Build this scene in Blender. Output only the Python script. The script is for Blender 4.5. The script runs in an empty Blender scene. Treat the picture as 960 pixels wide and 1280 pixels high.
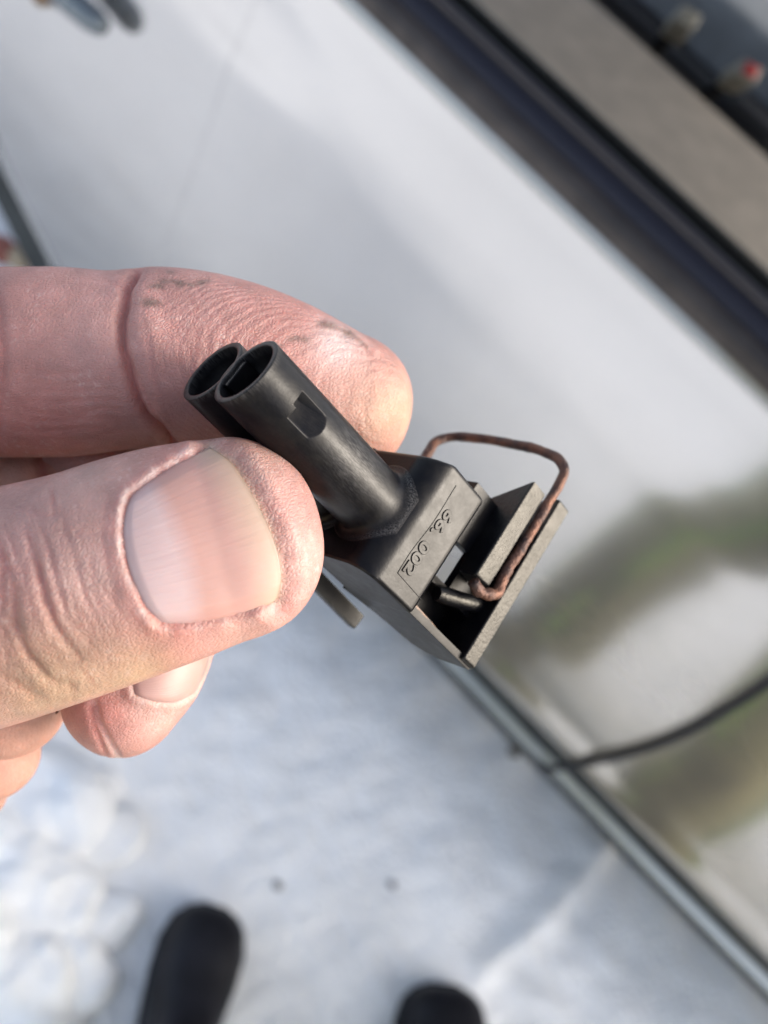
import bpy, bmesh, math, random
import numpy as np
from mathutils import Vector, Matrix
from mathutils.bvhtree import BVHTree
random.seed(4); rng = np.random.default_rng(7)
sc = bpy.context.scene; COL = sc.collection

# ------------------------------------------------------------------ camera
FPX = 1050.0                                   # focal length in pixels of the 960x1280 photograph
RT = np.array([.689, .633, .352]); UP = np.array([-.715, .519, .468]); FW = np.array([-.114, .574, -.811])
FW /= np.linalg.norm(FW); RT -= FW * (RT @ FW); RT /= np.linalg.norm(RT); UP = np.cross(RT, FW)
CAM = np.array([0., 0., 1.34])
cd = bpy.data.cameras.new('camera'); cam = bpy.data.objects.new('camera', cd); COL.objects.link(cam)
cam.matrix_world = Matrix(((RT[0], UP[0], -FW[0], CAM[0]), (RT[1], UP[1], -FW[1], CAM[1]), (RT[2], UP[2], -FW[2], CAM[2]), (0, 0, 0, 1)))
cd.sensor_fit = 'VERTICAL'; cd.sensor_height = 36; cd.lens = 36 * FPX / 1280
cd.clip_start = .004; cd.clip_end = 2000
cd.dof.use_dof = True; cd.dof.focus_distance = .085; cd.dof.aperture_fstop = cd.lens / 1.5
sc.camera = cam
# ------------------------------------------------------------------ sky, sun, exposure
SUN = np.array([.80, .42, .46]); SUN /= np.linalg.norm(SUN)
w = bpy.data.worlds.new('World'); sc.world = w; w.use_nodes = True
nt = w.node_tree; bg = nt.nodes['Background']; sky = nt.nodes.new('ShaderNodeTexSky')
sky.sky_type = 'NISHITA'; sky.sun_disc = False
sky.sun_elevation = math.asin(SUN[2]); sky.sun_rotation = math.atan2(SUN[0], SUN[1])
sky.air_density = 1.0; sky.dust_density = 5.0; sky.ozone_density = 2.0
hs = nt.nodes.new('ShaderNodeHueSaturation'); hs.inputs['Saturation'].default_value = .62; hs.inputs['Value'].default_value = 1.05
nt.links.new(sky.outputs[0], hs.inputs['Color']); nt.links.new(hs.outputs[0], bg.inputs[0]); bg.inputs[1].default_value = .15
sd = bpy.data.lights.new('sun', 'SUN'); so = bpy.data.objects.new('sun', sd); COL.objects.link(so)
sd.energy = .8; sd.angle = math.radians(14); sd.color = (1, .945, .87)
so.rotation_euler = Vector(SUN).to_track_quat('Z', 'Y').to_euler(); so.location = (3, 2, 4)
sc.view_settings.view_transform = 'Standard'; sc.view_settings.look = 'None'
sc.view_settings.exposure = 1.4; sc.view_settings.gamma = 1
sc.render.engine = 'CYCLES'; sc.cycles.use_denoising = True; sc.cycles.max_bounces = 7; sc.cycles.caustics_reflective = False; sc.cycles.caustics_refractive = False; sc.cycles.sample_clamp_indirect = 6

# ------------------------------------------------------------------ helpers
ORG = {}
def c2w(P): P = np.asarray(P, float) / 1000.; return CAM + P[..., :1] * RT + P[..., 1:2] * UP + P[..., 2:3] * FW
def w2c(P): D = np.asarray(P, float) - CAM; return np.stack([D @ RT, D @ UP, D @ FW], -1) * 1000
def cpx(px, py, z): return np.array([(px - 480) / FPX * z, (640 - py) / FPX * z, z])
def to_px(P): return 480 + FPX * P[..., 0] / P[..., 2], 640 - FPX * P[..., 1] / P[..., 2]
def ray_w(px, py): return ((px - 480) / FPX) * RT + ((640 - py) / FPX) * UP + FW
def on_y(px, py, y): r = ray_w(px, py); return CAM + r * (y - CAM[1]) / r[1]
def on_z(px, py, z): r = ray_w(px, py); return CAM + r * (z - CAM[2]) / r[2]

def empty(name, loc, label, cat, group=None):
    o = bpy.data.objects.new(name, None); COL.objects.link(o); o.location = Vector(loc); o.empty_display_size = .02
    ORG[o.name] = np.array(loc, float); o['label'] = label; o['category'] = cat
    if group: o['group'] = group
    return o
def obj(name, V, F, mat, parent=None, smooth=True, org=None, label=None, cat=None, kind=None, group=None):
    V = np.asarray(V, float)
    if parent is not None: og = ORG[parent.name]
    else: og = np.array(org if org is not None else (0, 0, 0), float)
    me = bpy.data.meshes.new(name); me.from_pydata((V - og).tolist(), [], [list(map(int, f)) for f in F]); me.update()
    o = bpy.data.objects.new(name, me); COL.objects.link(o); me.materials.append(mat)
    if parent is not None: o.parent = parent
    else: o.location = Vector(og)
    ORG[o.name] = og
    if smooth: me.polygons.foreach_set('use_smooth', [True] * len(me.polygons))
    if label: o['label'] = label
    if cat: o['category'] = cat
    if kind: o['kind'] = kind
    if group: o['group'] = group
    return o
def grid_faces(n, m, cu=False, cv=False):
    i = np.arange(n if cu else n - 1)[:, None]; j = np.arange(m if cv else m - 1)[None]
    i2 = (i + 1) % n; j2 = (j + 1) % m
    return np.stack([i * m + j + 0 * i, i * m + j2, i2 * m + j2, i2 * m + j], -1).reshape(-1, 4)
def catmull(K, n, closed=False):
    K = np.asarray(K, float); m = len(K); d = np.linalg.norm(np.diff(K[:, :2], axis=0), axis=1) + 1e-6
    t = np.r_[0, np.cumsum(d)]; T = np.gradient(K, t, axis=0) if m > 2 else np.repeat([(K[1] - K[0]) / d[0]], 2, 0)
    x = np.linspace(0, t[-1], n); i = np.clip(np.searchsorted(t, x, 'right') - 1, 0, m - 2)
    h = (t[i + 1] - t[i])[:, None]; s = ((x - t[i])[:, None]) / h
    return (2*s**3-3*s**2+1)*K[i] + (s**3-2*s**2+s)*h*T[i] + (-2*s**3+3*s**2)*K[i+1] + (s**3-s**2)*h*T[i+1]
def spline3(K, n):
    K = np.asarray(K, float); d = np.linalg.norm(np.diff(K, axis=0), axis=1) + 1e-9; t = np.r_[0, np.cumsum(d)]
    T = np.gradient(K, t, axis=0) if len(K) > 2 else np.repeat([(K[1] - K[0]) / d[0]], 2, 0)
    x = np.linspace(0, t[-1], n); i = np.clip(np.searchsorted(t, x, 'right') - 1, 0, len(K) - 2)
    h = (t[i + 1] - t[i])[:, None]; s = ((x - t[i])[:, None]) / h
    return (2*s**3-3*s**2+1)*K[i] + (s**3-2*s**2+s)*h*T[i] + (-2*s**3+3*s**2)*K[i+1] + (s**3-s**2)*h*T[i+1]
def tube_mesh(path, r, m=14, caps=True, jitter=0):
    path = np.asarray(path, float); n = len(path); r = np.broadcast_to(np.asarray(r, float), (n,))
    T = np.gradient(path, axis=0); T /= np.linalg.norm(T, axis=1)[:, None] + 1e-12
    N = np.zeros_like(T); a = np.array([0, 0, 1.]) if abs(T[0, 2]) < .9 else np.array([1., 0, 0])
    v = a - T[0] * (a @ T[0]); N[0] = v / np.linalg.norm(v)
    for i in range(1, n):
        v = N[i-1] - T[i] * (N[i-1] @ T[i]); N[i] = v / np.linalg.norm(v)
    B = np.cross(T, N); ph = np.arange(m) * 2 * np.pi / m
    rr = r[:, None] * (1 + jitter * rng.standard_normal((n, m)))
    V = path[:, None] + rr[..., None] * (np.cos(ph)[None, :, None] * N[:, None] + np.sin(ph)[None, :, None] * B[:, None])
    F = grid_faces(n, m, cv=True).tolist(); V = V.reshape(-1, 3)
    if caps: F += [list(range(m))[::-1], list(range((n-1)*m, n*m))]
    return V, F
def merge(parts):
    Vs, Fs, k = [], [], 0
    for V, F in parts:
        Vs.append(np.asarray(V, float)); Fs += [[i + k for i in f] for f in F]; k += len(V)
    return np.concatenate(Vs), Fs
def noise2(x, y, seed=0, octv=4, scale=1.):
    r = np.random.default_rng(seed); out = np.zeros_like(x); amp = 1.; fq = scale
    for _ in range(octv):
        for _ in range(5):
            a = r.uniform(0, 2*np.pi); k = fq * r.uniform(.7, 1.4)
            out += amp * np.sin(k*(x*np.cos(a)+y*np.sin(a)) + r.uniform(0, 6.28)) / 5
        amp *= .5; fq *= 2.05
    return out
def bevel_box(lo, hi, r, seg=3):
    bm = bmesh.new(); bmesh.ops.create_cube(bm, size=1)
    lo, hi = np.array(lo, float), np.array(hi, float)
    for v in bm.verts: v.co = Vector(np.where(np.array(v.co) > 0, hi, lo))
    if r > 0: bmesh.ops.bevel(bm, geom=bm.edges[:], offset=r, segments=seg, profile=.6, affect='EDGES')
    V = np.array([v.co[:] for v in bm.verts]); bm.verts.index_update(); F = [[v.index for v in f.verts] for f in bm.faces]; bm.free(); return V, F
def prism(poly, lo, hi, axis, r=0, seg=2):
    """extrude a polygon (two other axes in order) along axis between lo and hi and bevel it"""
    ax = [i for i in range(3) if i != axis]; bm = bmesh.new(); rings = []
    for h in (lo, hi):
        ring = []
        for p in poly:
            c = [0, 0, 0]; c[ax[0]], c[ax[1]], c[axis] = p[0], p[1], h; ring.append(bm.verts.new(c))
        rings.append(ring)
    n = len(poly); bm.faces.new(rings[0]); bm.faces.new(rings[1][::-1])
    for i in range(n): bm.faces.new((rings[0][(i+1) % n], rings[0][i], rings[1][i], rings[1][(i+1) % n]))
    bmesh.ops.recalc_face_normals(bm, faces=bm.faces[:])
    if r > 0:
        ed = [e for e in bm.edges if e.calc_face_angle(0) > .5]
        bmesh.ops.bevel(bm, geom=ed, offset=r, segments=seg, profile=.6, affect='EDGES')
    bm.verts.index_update(); V = np.array([v.co[:] for v in bm.verts]); F = [[v.index for v in f.verts] for f in bm.faces]; bm.free(); return V, F
def seg_dist(x, y, poly, closed=False):
    d = np.full(x.shape, 1e9); P = list(poly) + ([poly[0]] if closed else [])
    for (ax, ay), (bx, by) in zip(P[:-1], P[1:]):
        dx, dy = bx-ax, by-ay; t = np.clip(((x-ax)*dx+(y-ay)*dy)/(dx*dx+dy*dy+1e-9), 0, 1)
        d = np.minimum(d, np.hypot(x-ax-t*dx, y-ay-t*dy))
    return d
def inside(x, y, poly):
    r = np.zeros(x.shape, bool); n = len(poly)
    for i in range(n):
        (ax, ay), (bx, by) = poly[i], poly[(i+1) % n]
        c = ((ay > y) != (by > y)) & (x < (bx-ax)*(y-ay)/((by-ay) if by != ay else 1e-9)+ax); r ^= c
    return r

# ------------------------------------------------------------------ materials
def new_mat(name):
    m = bpy.data.materials.new(name); m.use_nodes = True; return m, m.node_tree, m.node_tree.nodes['Principled BSDF']
def N(nt, t, **kw):
    n = nt.nodes.new(t)
    for k, v in kw.items():
        if k in n.inputs.keys(): n.inputs[k].default_value = v
        else: setattr(n, k, v)
    return n
def mat(name, col, rough=.5, metal=0, spec=.5, var=0, vscale=50, bump=0, bscale=200, bdist=.001, col2=None, coat=0, rvar=0):
    m, nt, p = new_mat(name); p.inputs['Base Color'].default_value = (*col, 1); p.inputs['Roughness'].default_value = rough
    p.inputs['Metallic'].default_value = metal; p.inputs['Specular IOR Level'].default_value = spec; p.inputs['Coat Weight'].default_value = coat
    tc = N(nt, 'ShaderNodeTexCoord')
    if var or col2:
        n = N(nt, 'ShaderNodeTexNoise', Scale=vscale, Detail=5.); nt.links.new(tc.outputs['Object'], n.inputs['Vector'])
        r = N(nt, 'ShaderNodeValToRGB'); c2 = col2 or tuple(min(1, c*(1+var)) for c in col); c1 = col if col2 else tuple(c*(1-var) for c in col)
        r.color_ramp.elements[0].color = (*c1, 1); r.color_ramp.elements[1].color = (*c2, 1)
        r.color_ramp.elements[0].position = .35; r.color_ramp.elements[1].position = .65
        nt.links.new(n.outputs['Fac'], r.inputs[0]); nt.links.new(r.outputs[0], p.inputs['Base Color'])
        if rvar:
            mr = N(nt, 'ShaderNodeMapRange'); mr.inputs[3].default_value = rough-rvar; mr.inputs[4].default_value = rough+rvar
            nt.links.new(n.outputs['Fac'], mr.inputs[0]); nt.links.new(mr.outputs[0], p.inputs['Roughness'])
    if bump:
        n = N(nt, 'ShaderNodeTexNoise', Scale=bscale, Detail=4.); nt.links.new(tc.outputs['Object'], n.inputs['Vector'])
        b = N(nt, 'ShaderNodeBump', Strength=bump, Distance=bdist); nt.links.new(n.outputs['Fac'], b.inputs['Height']); nt.links.new(b.outputs[0], p.inputs['Normal'])
    return m

def skin_material():
    m, nt, p = new_mat('skin')
    at = N(nt, 'ShaderNodeVertexColor', layer_name='tone'); tc = N(nt, 'ShaderNodeTexCoord')
    n1 = N(nt, 'ShaderNodeTexNoise', Scale=260., Detail=6., Roughness=.65); nt.links.new(tc.outputs['Object'], n1.inputs['Vector'])
    ov = N(nt, 'ShaderNodeMix', data_type='RGBA', blend_type='OVERLAY'); ov.inputs[0].default_value = .38
    mr = N(nt, 'ShaderNodeMapRange'); mr.inputs[1].default_value = .25; mr.inputs[2].default_value = .75; mr.inputs[3].default_value = .22; mr.inputs[4].default_value = .78
    nt.links.new(n1.outputs['Fac'], mr.inputs[0])
    nt.links.new(at.outputs[0], ov.inputs[6]); nt.links.new(mr.outputs[0], ov.inputs[7])
    # faint pale flakes
    n3 = N(nt, 'ShaderNodeTexNoise', Scale=1500., Detail=3.); nt.links.new(tc.outputs['Object'], n3.inputs['Vector'])
    fl = N(nt, 'ShaderNodeMapRange'); fl.inputs[1].default_value = .56; fl.inputs[2].default_value = .78; fl.inputs[3].default_value = 0; fl.inputs[4].default_value = .42
    nt.links.new(n3.outputs['Fac'], fl.inputs[0])
    n4 = N(nt, 'ShaderNodeTexNoise', Scale=130., Detail=3.); nt.links.new(tc.outputs['Object'], n4.inputs['Vector'])
    f4 = N(nt, 'ShaderNodeMapRange'); f4.inputs[1].default_value = .46; f4.inputs[2].default_value = .66; nt.links.new(n4.outputs['Fac'], f4.inputs[0])
    fm = N(nt, 'ShaderNodeMath', operation='MULTIPLY'); nt.links.new(fl.outputs[0], fm.inputs[0]); nt.links.new(f4.outputs[0], fm.inputs[1])
    mx = N(nt, 'ShaderNodeMix', data_type='RGBA'); nt.links.new(fm.outputs[0], mx.inputs[0]); nt.links.new(ov.outputs[2], mx.inputs[6]); mx.inputs[7].default_value = (.60, .48, .43, 1)
    nt.links.new(mx.outputs[2], p.inputs['Base Color'])
    p.inputs['Roughness'].default_value = .55; p.inputs['Specular IOR Level'].default_value = .35
    m.node_tree.nodes['Principled BSDF'].subsurface_method = 'BURLEY'; p.inputs['Subsurface Weight'].default_value = .5; p.inputs['Subsurface Radius'].default_value = (1, .32, .18); p.inputs['Subsurface Scale'].default_value = .0016
    # relief: criss-cross cells + ridges + grain
    vo = N(nt, 'ShaderNodeTexVoronoi', feature='DISTANCE_TO_EDGE', Scale=2900.); mp = N(nt, 'ShaderNodeMapping'); mp.inputs['Rotation'].default_value = (.3, .5, .6); mp.inputs['Scale'].default_value = (1, .55, 1)
    nd = N(nt, 'ShaderNodeTexNoise', Scale=500., Detail=2.); nt.links.new(tc.outputs['Object'], nd.inputs['Vector'])
    ad = N(nt, 'ShaderNodeVectorMath', operation='MULTIPLY_ADD'); nt.links.new(nd.outputs['Color'], ad.inputs[0]); ad.inputs[1].default_value = (.0009,)*3; nt.links.new(tc.outputs['Object'], ad.inputs[2])
    nt.links.new(ad.outputs[0], mp.inputs['Vector']); nt.links.new(mp.outputs[0], vo.inputs['Vector'])
    r = N(nt, 'ShaderNodeMapRange'); r.inputs[1].default_value = 0; r.inputs[2].default_value = .25; nt.links.new(vo.outputs['Distance'], r.inputs[0])
    n2 = N(nt, 'ShaderNodeTexNoise', Scale=2600., Detail=4.); nt.links.new(tc.outputs['Object'], n2.inputs['Vector'])
    wv = N(nt, 'ShaderNodeTexWave', wave_type='BANDS', Scale=600., Distortion=4., Detail=2.); wv.inputs['Detail Scale'].default_value = .6
    m2 = N(nt, 'ShaderNodeMapping'); m2.inputs['Rotation'].default_value = (.2, .9, .3); nt.links.new(tc.outputs['Object'], m2.inputs['Vector']); nt.links.new(m2.outputs[0], wv.inputs['Vector'])
    sm = N(nt, 'ShaderNodeMath', operation='MULTIPLY_ADD'); nt.links.new(n2.outputs['Fac'], sm.inputs[0]); sm.inputs[1].default_value = .6; nt.links.new(r.outputs[0], sm.inputs[2])
    rg = N(nt, 'ShaderNodeMath', operation='MULTIPLY'); nt.links.new(wv.outputs['Fac'], rg.inputs[0]); nt.links.new(at.outputs['Alpha'], rg.inputs[1])
    s2 = N(nt, 'ShaderNodeMath', operation='ADD'); nt.links.new(sm.outputs[0], s2.inputs[0]); nt.links.new(rg.outputs[0], s2.inputs[1])
    b = N(nt, 'ShaderNodeBump', Strength=.8, Distance=.00007); nt.links.new(s2.outputs[0], b.inputs['Height']); nt.links.new(b.outputs[0], p.inputs['Normal'])
    return m
def nail_material():
    m, nt, p = new_mat('nail'); at = N(nt, 'ShaderNodeVertexColor', layer_name='tone'); tc = N(nt, 'ShaderNodeTexCoord')
    n1 = N(nt, 'ShaderNodeTexNoise', Scale=180., Detail=4.); nt.links.new(tc.outputs['Object'], n1.inputs['Vector'])
    ov = N(nt, 'ShaderNodeMix', data_type='RGBA', blend_type='OVERLAY'); ov.inputs[0].default_value = .15
    nt.links.new(at.outputs[0], ov.inputs[6]); nt.links.new(n1.outputs['Fac'], ov.inputs[7]); nt.links.new(ov.outputs[2], p.inputs['Base Color'])
    p.inputs['Roughness'].default_value = .48; p.inputs['Subsurface Weight'].default_value = .4; p.inputs['Subsurface Radius'].default_value = (1, .45, .3); p.inputs['Subsurface Scale'].default_value = .0011
    uv = N(nt, 'ShaderNodeVertexColor', layer_name='ridge'); sep = N(nt, 'ShaderNodeSeparateColor'); nt.links.new(uv.outputs[0], sep.inputs[0])
    cb = N(nt, 'ShaderNodeCombineXYZ'); nt.links.new(sep.outputs[0], cb.inputs[0])
    ml = N(nt, 'ShaderNodeMath', operation='MULTIPLY'); nt.links.new(sep.outputs[1], ml.inputs[0]); ml.inputs[1].default_value = .05; nt.links.new(ml.outputs[0], cb.inputs[1])
    n2 = N(nt, 'ShaderNodeTexNoise', Scale=38., Detail=3.); nt.links.new(cb.outputs[0], n2.inputs['Vector'])
    b = N(nt, 'ShaderNodeBump', Strength=.5, Distance=.0001); nt.links.new(n2.outputs['Fac'], b.inputs['Height']); nt.links.new(b.outputs[0], p.inputs['Normal'])
    return m
def plastic_material(name='black_plastic', grain=.3, gd=.00005, sp_=.19, tint=(1, .97, .92, 1)):
    m, nt, p = new_mat(name); tc = N(nt, 'ShaderNodeTexCoord')
    n1 = N(nt, 'ShaderNodeTexNoise', Scale=380., Detail=7., Roughness=.72); nt.links.new(tc.outputs['Object'], n1.inputs['Vector'])
    r = N(nt, 'ShaderNodeValToRGB'); e = r.color_ramp.elements; e[0].position = .42; e[0].color = (.0025, .0025, .004, 1); e[1].position = .80; e[1].color = (.010, .009, .008, 1)
    nt.links.new(n1.outputs['Fac'], r.inputs[0]); nt.links.new(r.outputs[0], p.inputs['Base Color'])
    mr = N(nt, 'ShaderNodeMapRange'); mr.inputs[1].default_value = .3; mr.inputs[2].default_value = .75; mr.inputs[3].default_value = .28; mr.inputs[4].default_value = .44; p.inputs['Specular IOR Level'].default_value = sp_; p.inputs['Specular Tint'].default_value = tint
    nt.links.new(n1.outputs['Fac'], mr.inputs[0]); nt.links.new(mr.outputs[0], p.inputs['Roughness'])
    at = N(nt, 'ShaderNodeAttribute', attribute_name='scuff'); sp = N(nt, 'ShaderNodeSeparateColor'); nt.links.new(at.outputs['Color'], sp.inputs[0])
    cb = N(nt, 'ShaderNodeCombineXYZ'); nt.links.new(sp.outputs[1], cb.inputs[0]); nt.links.new(sp.outputs[2], cb.inputs[1])
    vm = N(nt, 'ShaderNodeVectorMath', operation='MULTIPLY'); vm.inputs[1].default_value = (150., 22., 1.); nt.links.new(cb.outputs[0], vm.inputs[0])
    ns = N(nt, 'ShaderNodeTexNoise', Scale=1., Detail=5., Roughness=.7); nt.links.new(vm.outputs[0], ns.inputs['Vector'])
    m1 = N(nt, 'ShaderNodeMapRange'); m1.inputs[1].default_value = .42; m1.inputs[2].default_value = .72; nt.links.new(ns.outputs['Fac'], m1.inputs[0])
    m2 = N(nt, 'ShaderNodeMath', operation='MULTIPLY'); nt.links.new(m1.outputs[0], m2.inputs[0]); nt.links.new(sp.outputs[0], m2.inputs[1])
    mc = N(nt, 'ShaderNodeMix', data_type='RGBA'); nt.links.new(m2.outputs[0], mc.inputs[0]); nt.links.new(r.outputs[0], mc.inputs[6]); mc.inputs[7].default_value = (.20, .19, .18, 1); nt.links.new(mc.outputs[2], p.inputs['Base Color'])
    n2 = N(nt, 'ShaderNodeTexNoise', Scale=3000., Detail=4.); nt.links.new(tc.outputs['Object'], n2.inputs['Vector'])
    b = N(nt, 'ShaderNodeBump', Strength=grain, Distance=gd); nt.links.new(n2.outputs['Fac'], b.inputs['Height']); nt.links.new(b.outputs[0], p.inputs['Normal'])
    return m
def glass_material():
    m = bpy.data.materials.new('window_glass'); m.use_nodes = True; nt = m.node_tree; nt.nodes.clear()
    out = N(nt, 'ShaderNodeOutputMaterial'); tr = N(nt, 'ShaderNodeBsdfTransparent'); tr.inputs[0].default_value = (.86, .89, .87, 1)
    gl = N(nt, 'ShaderNodeBsdfGlossy'); gl.inputs['Roughness'].default_value = .02; fr = N(nt, 'ShaderNodeFresnel'); fr.inputs[0].default_value = 1.5
    mx = N(nt, 'ShaderNodeMixShader'); nt.links.new(fr.outputs[0], mx.inputs[0]); nt.links.new(tr.outputs[0], mx.inputs[1]); nt.links.new(gl.outputs[0], mx.inputs[2]); nt.links.new(mx.outputs[0], out.inputs[0])
    return m
M_skin, M_nail, M_pl, M_glass = skin_material(), nail_material(), plastic_material(), glass_material()
M_plg = plastic_material('grained_plastic', .9, .00008, .29, (1, .94, .82, 1))
M_snow = mat('snow', (.91, .92, .935), .75, var=.06, vscale=9, bump=.6, bscale=90, bdist=.010)
M_paint = mat('silver_paint', (.43, .425, .42), .15, metal=.87, var=.05, vscale=2.5, coat=.6)
def reflection_tint(m):  # painted beige tint imitates warm reflections, growing towards the sill and rear panel
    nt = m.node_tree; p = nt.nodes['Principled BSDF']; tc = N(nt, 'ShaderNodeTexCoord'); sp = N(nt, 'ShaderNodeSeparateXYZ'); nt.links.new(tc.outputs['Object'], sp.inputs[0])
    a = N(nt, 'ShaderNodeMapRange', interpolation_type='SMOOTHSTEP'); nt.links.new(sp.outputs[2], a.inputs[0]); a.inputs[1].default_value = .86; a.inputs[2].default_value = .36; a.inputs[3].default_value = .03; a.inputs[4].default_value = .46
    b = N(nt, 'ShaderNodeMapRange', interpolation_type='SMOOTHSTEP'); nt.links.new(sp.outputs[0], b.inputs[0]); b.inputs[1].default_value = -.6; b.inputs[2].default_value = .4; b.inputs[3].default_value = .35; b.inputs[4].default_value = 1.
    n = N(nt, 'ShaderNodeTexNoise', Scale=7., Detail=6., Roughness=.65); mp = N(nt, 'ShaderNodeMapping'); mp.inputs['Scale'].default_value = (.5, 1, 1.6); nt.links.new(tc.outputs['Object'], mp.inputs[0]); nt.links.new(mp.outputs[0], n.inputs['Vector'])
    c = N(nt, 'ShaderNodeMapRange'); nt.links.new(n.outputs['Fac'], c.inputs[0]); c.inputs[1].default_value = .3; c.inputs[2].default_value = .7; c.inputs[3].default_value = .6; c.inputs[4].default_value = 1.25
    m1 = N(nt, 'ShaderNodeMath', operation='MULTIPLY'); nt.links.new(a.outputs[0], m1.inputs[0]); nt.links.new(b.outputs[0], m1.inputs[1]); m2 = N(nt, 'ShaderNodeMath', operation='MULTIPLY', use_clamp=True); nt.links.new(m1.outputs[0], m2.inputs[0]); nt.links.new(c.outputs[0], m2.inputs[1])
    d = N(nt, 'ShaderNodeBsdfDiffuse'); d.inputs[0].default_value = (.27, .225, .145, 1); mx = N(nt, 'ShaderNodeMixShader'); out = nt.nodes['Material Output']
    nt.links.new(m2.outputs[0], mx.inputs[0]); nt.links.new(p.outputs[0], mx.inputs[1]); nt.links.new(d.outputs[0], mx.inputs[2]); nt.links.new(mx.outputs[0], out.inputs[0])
reflection_tint(M_paint)
M_trim = mat('black_trim', (.050, .040, .034), .42, spec=.35, var=.3, vscale=30, bump=.2, bscale=700)
M_rubber = mat('rubber', (.012, .012, .015), .6, spec=.3, bump=.3, bscale=500)
M_bright = mat('bright_trim', (.5, .53, .53), .3, metal=.7)
M_under = mat('underbody', (.03, .034, .032), .8, var=.4, vscale=12)
M_tan = mat('seat_fabric', (.215, .188, .155), .9, var=.1, vscale=25, bump=.4, bscale=900)
M_grey = mat('grey_fabric', (.15, .165, .18), .9, var=.1, vscale=25)
M_boot = mat('boot_rubber', (.008, .008, .012), .5, spec=.25, var=.3, vscale=25, bump=.3, bscale=120)
M_trou = mat('work_trousers', (.44, .39, .20), .9, var=.18, vscale=14, bump=.5, bscale=60, bdist=.004)
M_pipe = mat('green_piping', (.26, .50, .05), .7)
M_jack = mat('work_jacket', (.36, .32, .18), .9, var=.15, vscale=14)
M_rust = mat('rusty_wire', (.03, .017, .015), .5, metal=.5, col2=(.14, .06, .034), vscale=420, bump=1., bscale=2200, bdist=.00025)
M_buck = mat('buckle_grey', (.19, .18, .15), .5)
M_dark = mat('console_plastic', (.007, .007, .008), .85, spec=.15)
M_red = mat('red_button', (.28, .012, .014), .5)
M_dirt = mat('dirt', (.10, .08, .06), .9, var=.4, vscale=200)

# ------------------------------------------------------------------ ground (one snow sheet to the horizon)
n = 640; t = np.linspace(-1, 1, n); g = np.sinh(t * 9.6) / np.sinh(9.6) * 600
X, Y = np.meshgrid(g + .05, g + .2, indexing='ij')
near = np.exp(-(X**2 + Y**2) / 9.)
Z = near * (.007 * noise2(X, Y, 3, 4, 9.) + .0035 * noise2(X, Y, 5, 4, 55.))
def dome(px, py, r, h, asp=1., ang=0.):
    global Z
    c = on_z(px, py, .03); dx, dy = X - c[0], Y - c[1]; ca, sa = math.cos(ang), math.sin(ang)
    sd_ = int(px*7 + py) % 999; dx = dx + .35*r*noise2(X, Y, sd_, 3, 22.); dy = dy + .35*r*noise2(X, Y, sd_ + 1, 3, 22.)
    a, b = (dx*ca + dy*sa) / asp, -dx*sa + dy*ca; q2 = (a*a + b*b) / (r*r)
    top = h * 1.25 * np.clip(1 - q2, 0, 1)**.4 * (.8 + .25*noise2(X, Y, sd_ + 2, 3, 30.)) + .004*noise2(X, Y, sd_ + 3, 3, 110.) + .25*h*(dx*math.cos(sd_) + dy*math.sin(sd_))/r
    Z = np.where(q2 < 1, np.maximum(Z, top), Z)
for q in [(40, 1010, .085, .05, 1.3, .6), (40, 1120, .075, .06, 1.2, .2), (120, 1040, .05, .022, 1.6, .9), (125, 1150, .045, .026, 1.5, 1.1), (95, 1215, .05, .035, 1.2, .5), (15, 1235, .07, .06, 1.2, .3),
          (-60, 1060, .1, .07, 1.1, .2), (-60, 1180, .1, .08, 1.1, .2), (130, 985, .03, .012, 1.2, 0), (-20, 940, .08, .04, 1.2, 0), (40, 1290, .07, .04, 1, 0)]: dome(*q)
c0, c1 = on_z(755, 1055, .0), on_z(600, 1215, .0)                   # soft snow ridge added in place of a streak of sunlight
dr = seg_dist(X, Y, [(c0[0], c0[1]), ((c0[0]+c1[0])/2 + .01, (c0[1]+c1[1])/2 - .01), (c1[0], c1[1])]); Z += .014 * np.exp(-(dr/.02)**2)
Z += np.clip(near*1.2, 0, 1)*.0011*noise2(X, Y, 17, 3, 160.)
rough = 1/(1+np.exp(-(X - .35)/.05)) * near; Z += rough * .006 * noise2(X, Y, 11, 3, 45.)
Z = np.where(Y > 1.2, np.minimum(Z, .0), Z)
obj('ground', np.stack([X, Y, Z], -1).reshape(-1, 3), grid_faces(n, n)[:, ::-1], M_snow, kind='structure', label='packed snow with loose lumps', smooth=True)

# ------------------------------------------------------------------ the car
car = empty('car', (0, 1.5, 0), 'silver car standing in the snow beside the hand, seen at its door', 'car')
XA, XB = -1.35, .98                                                 # door ends
prof = [(.668, .333), (.648, .336), (.636, .350), (.6435, .40), (.658, .48), (.674, .56), (.6885, .64), (.6975, .70), (.7025, .74), (.7065, .765), (.711, .79), (.7185, .82), (.7265, .85), (.7355, .882), (.744, .896)]
PR = spline3([(a, b, 0) for a, b in prof], 90)[:, :2]
PW = spline3([(a, b, 0) for a, b in [(.655, .10), (.640, .2), (.635, .30)] + prof[3:]], 110)[:, :2]
def body_strip(name, xs, P, m, parent=car, bow=.02):
    xs = np.asarray(xs); V = np.array([[(x, p[0] + bow * (x + .1)**2, p[1]) for p in P] for x in xs]); return obj(name, V.reshape(-1, 3), grid_faces(len(xs), len(P)), m, parent)
hc = on_y(330, 60, .70); hx, hz = hc[0] - .05, hc[2]               # shallow dish behind the door handle
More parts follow.
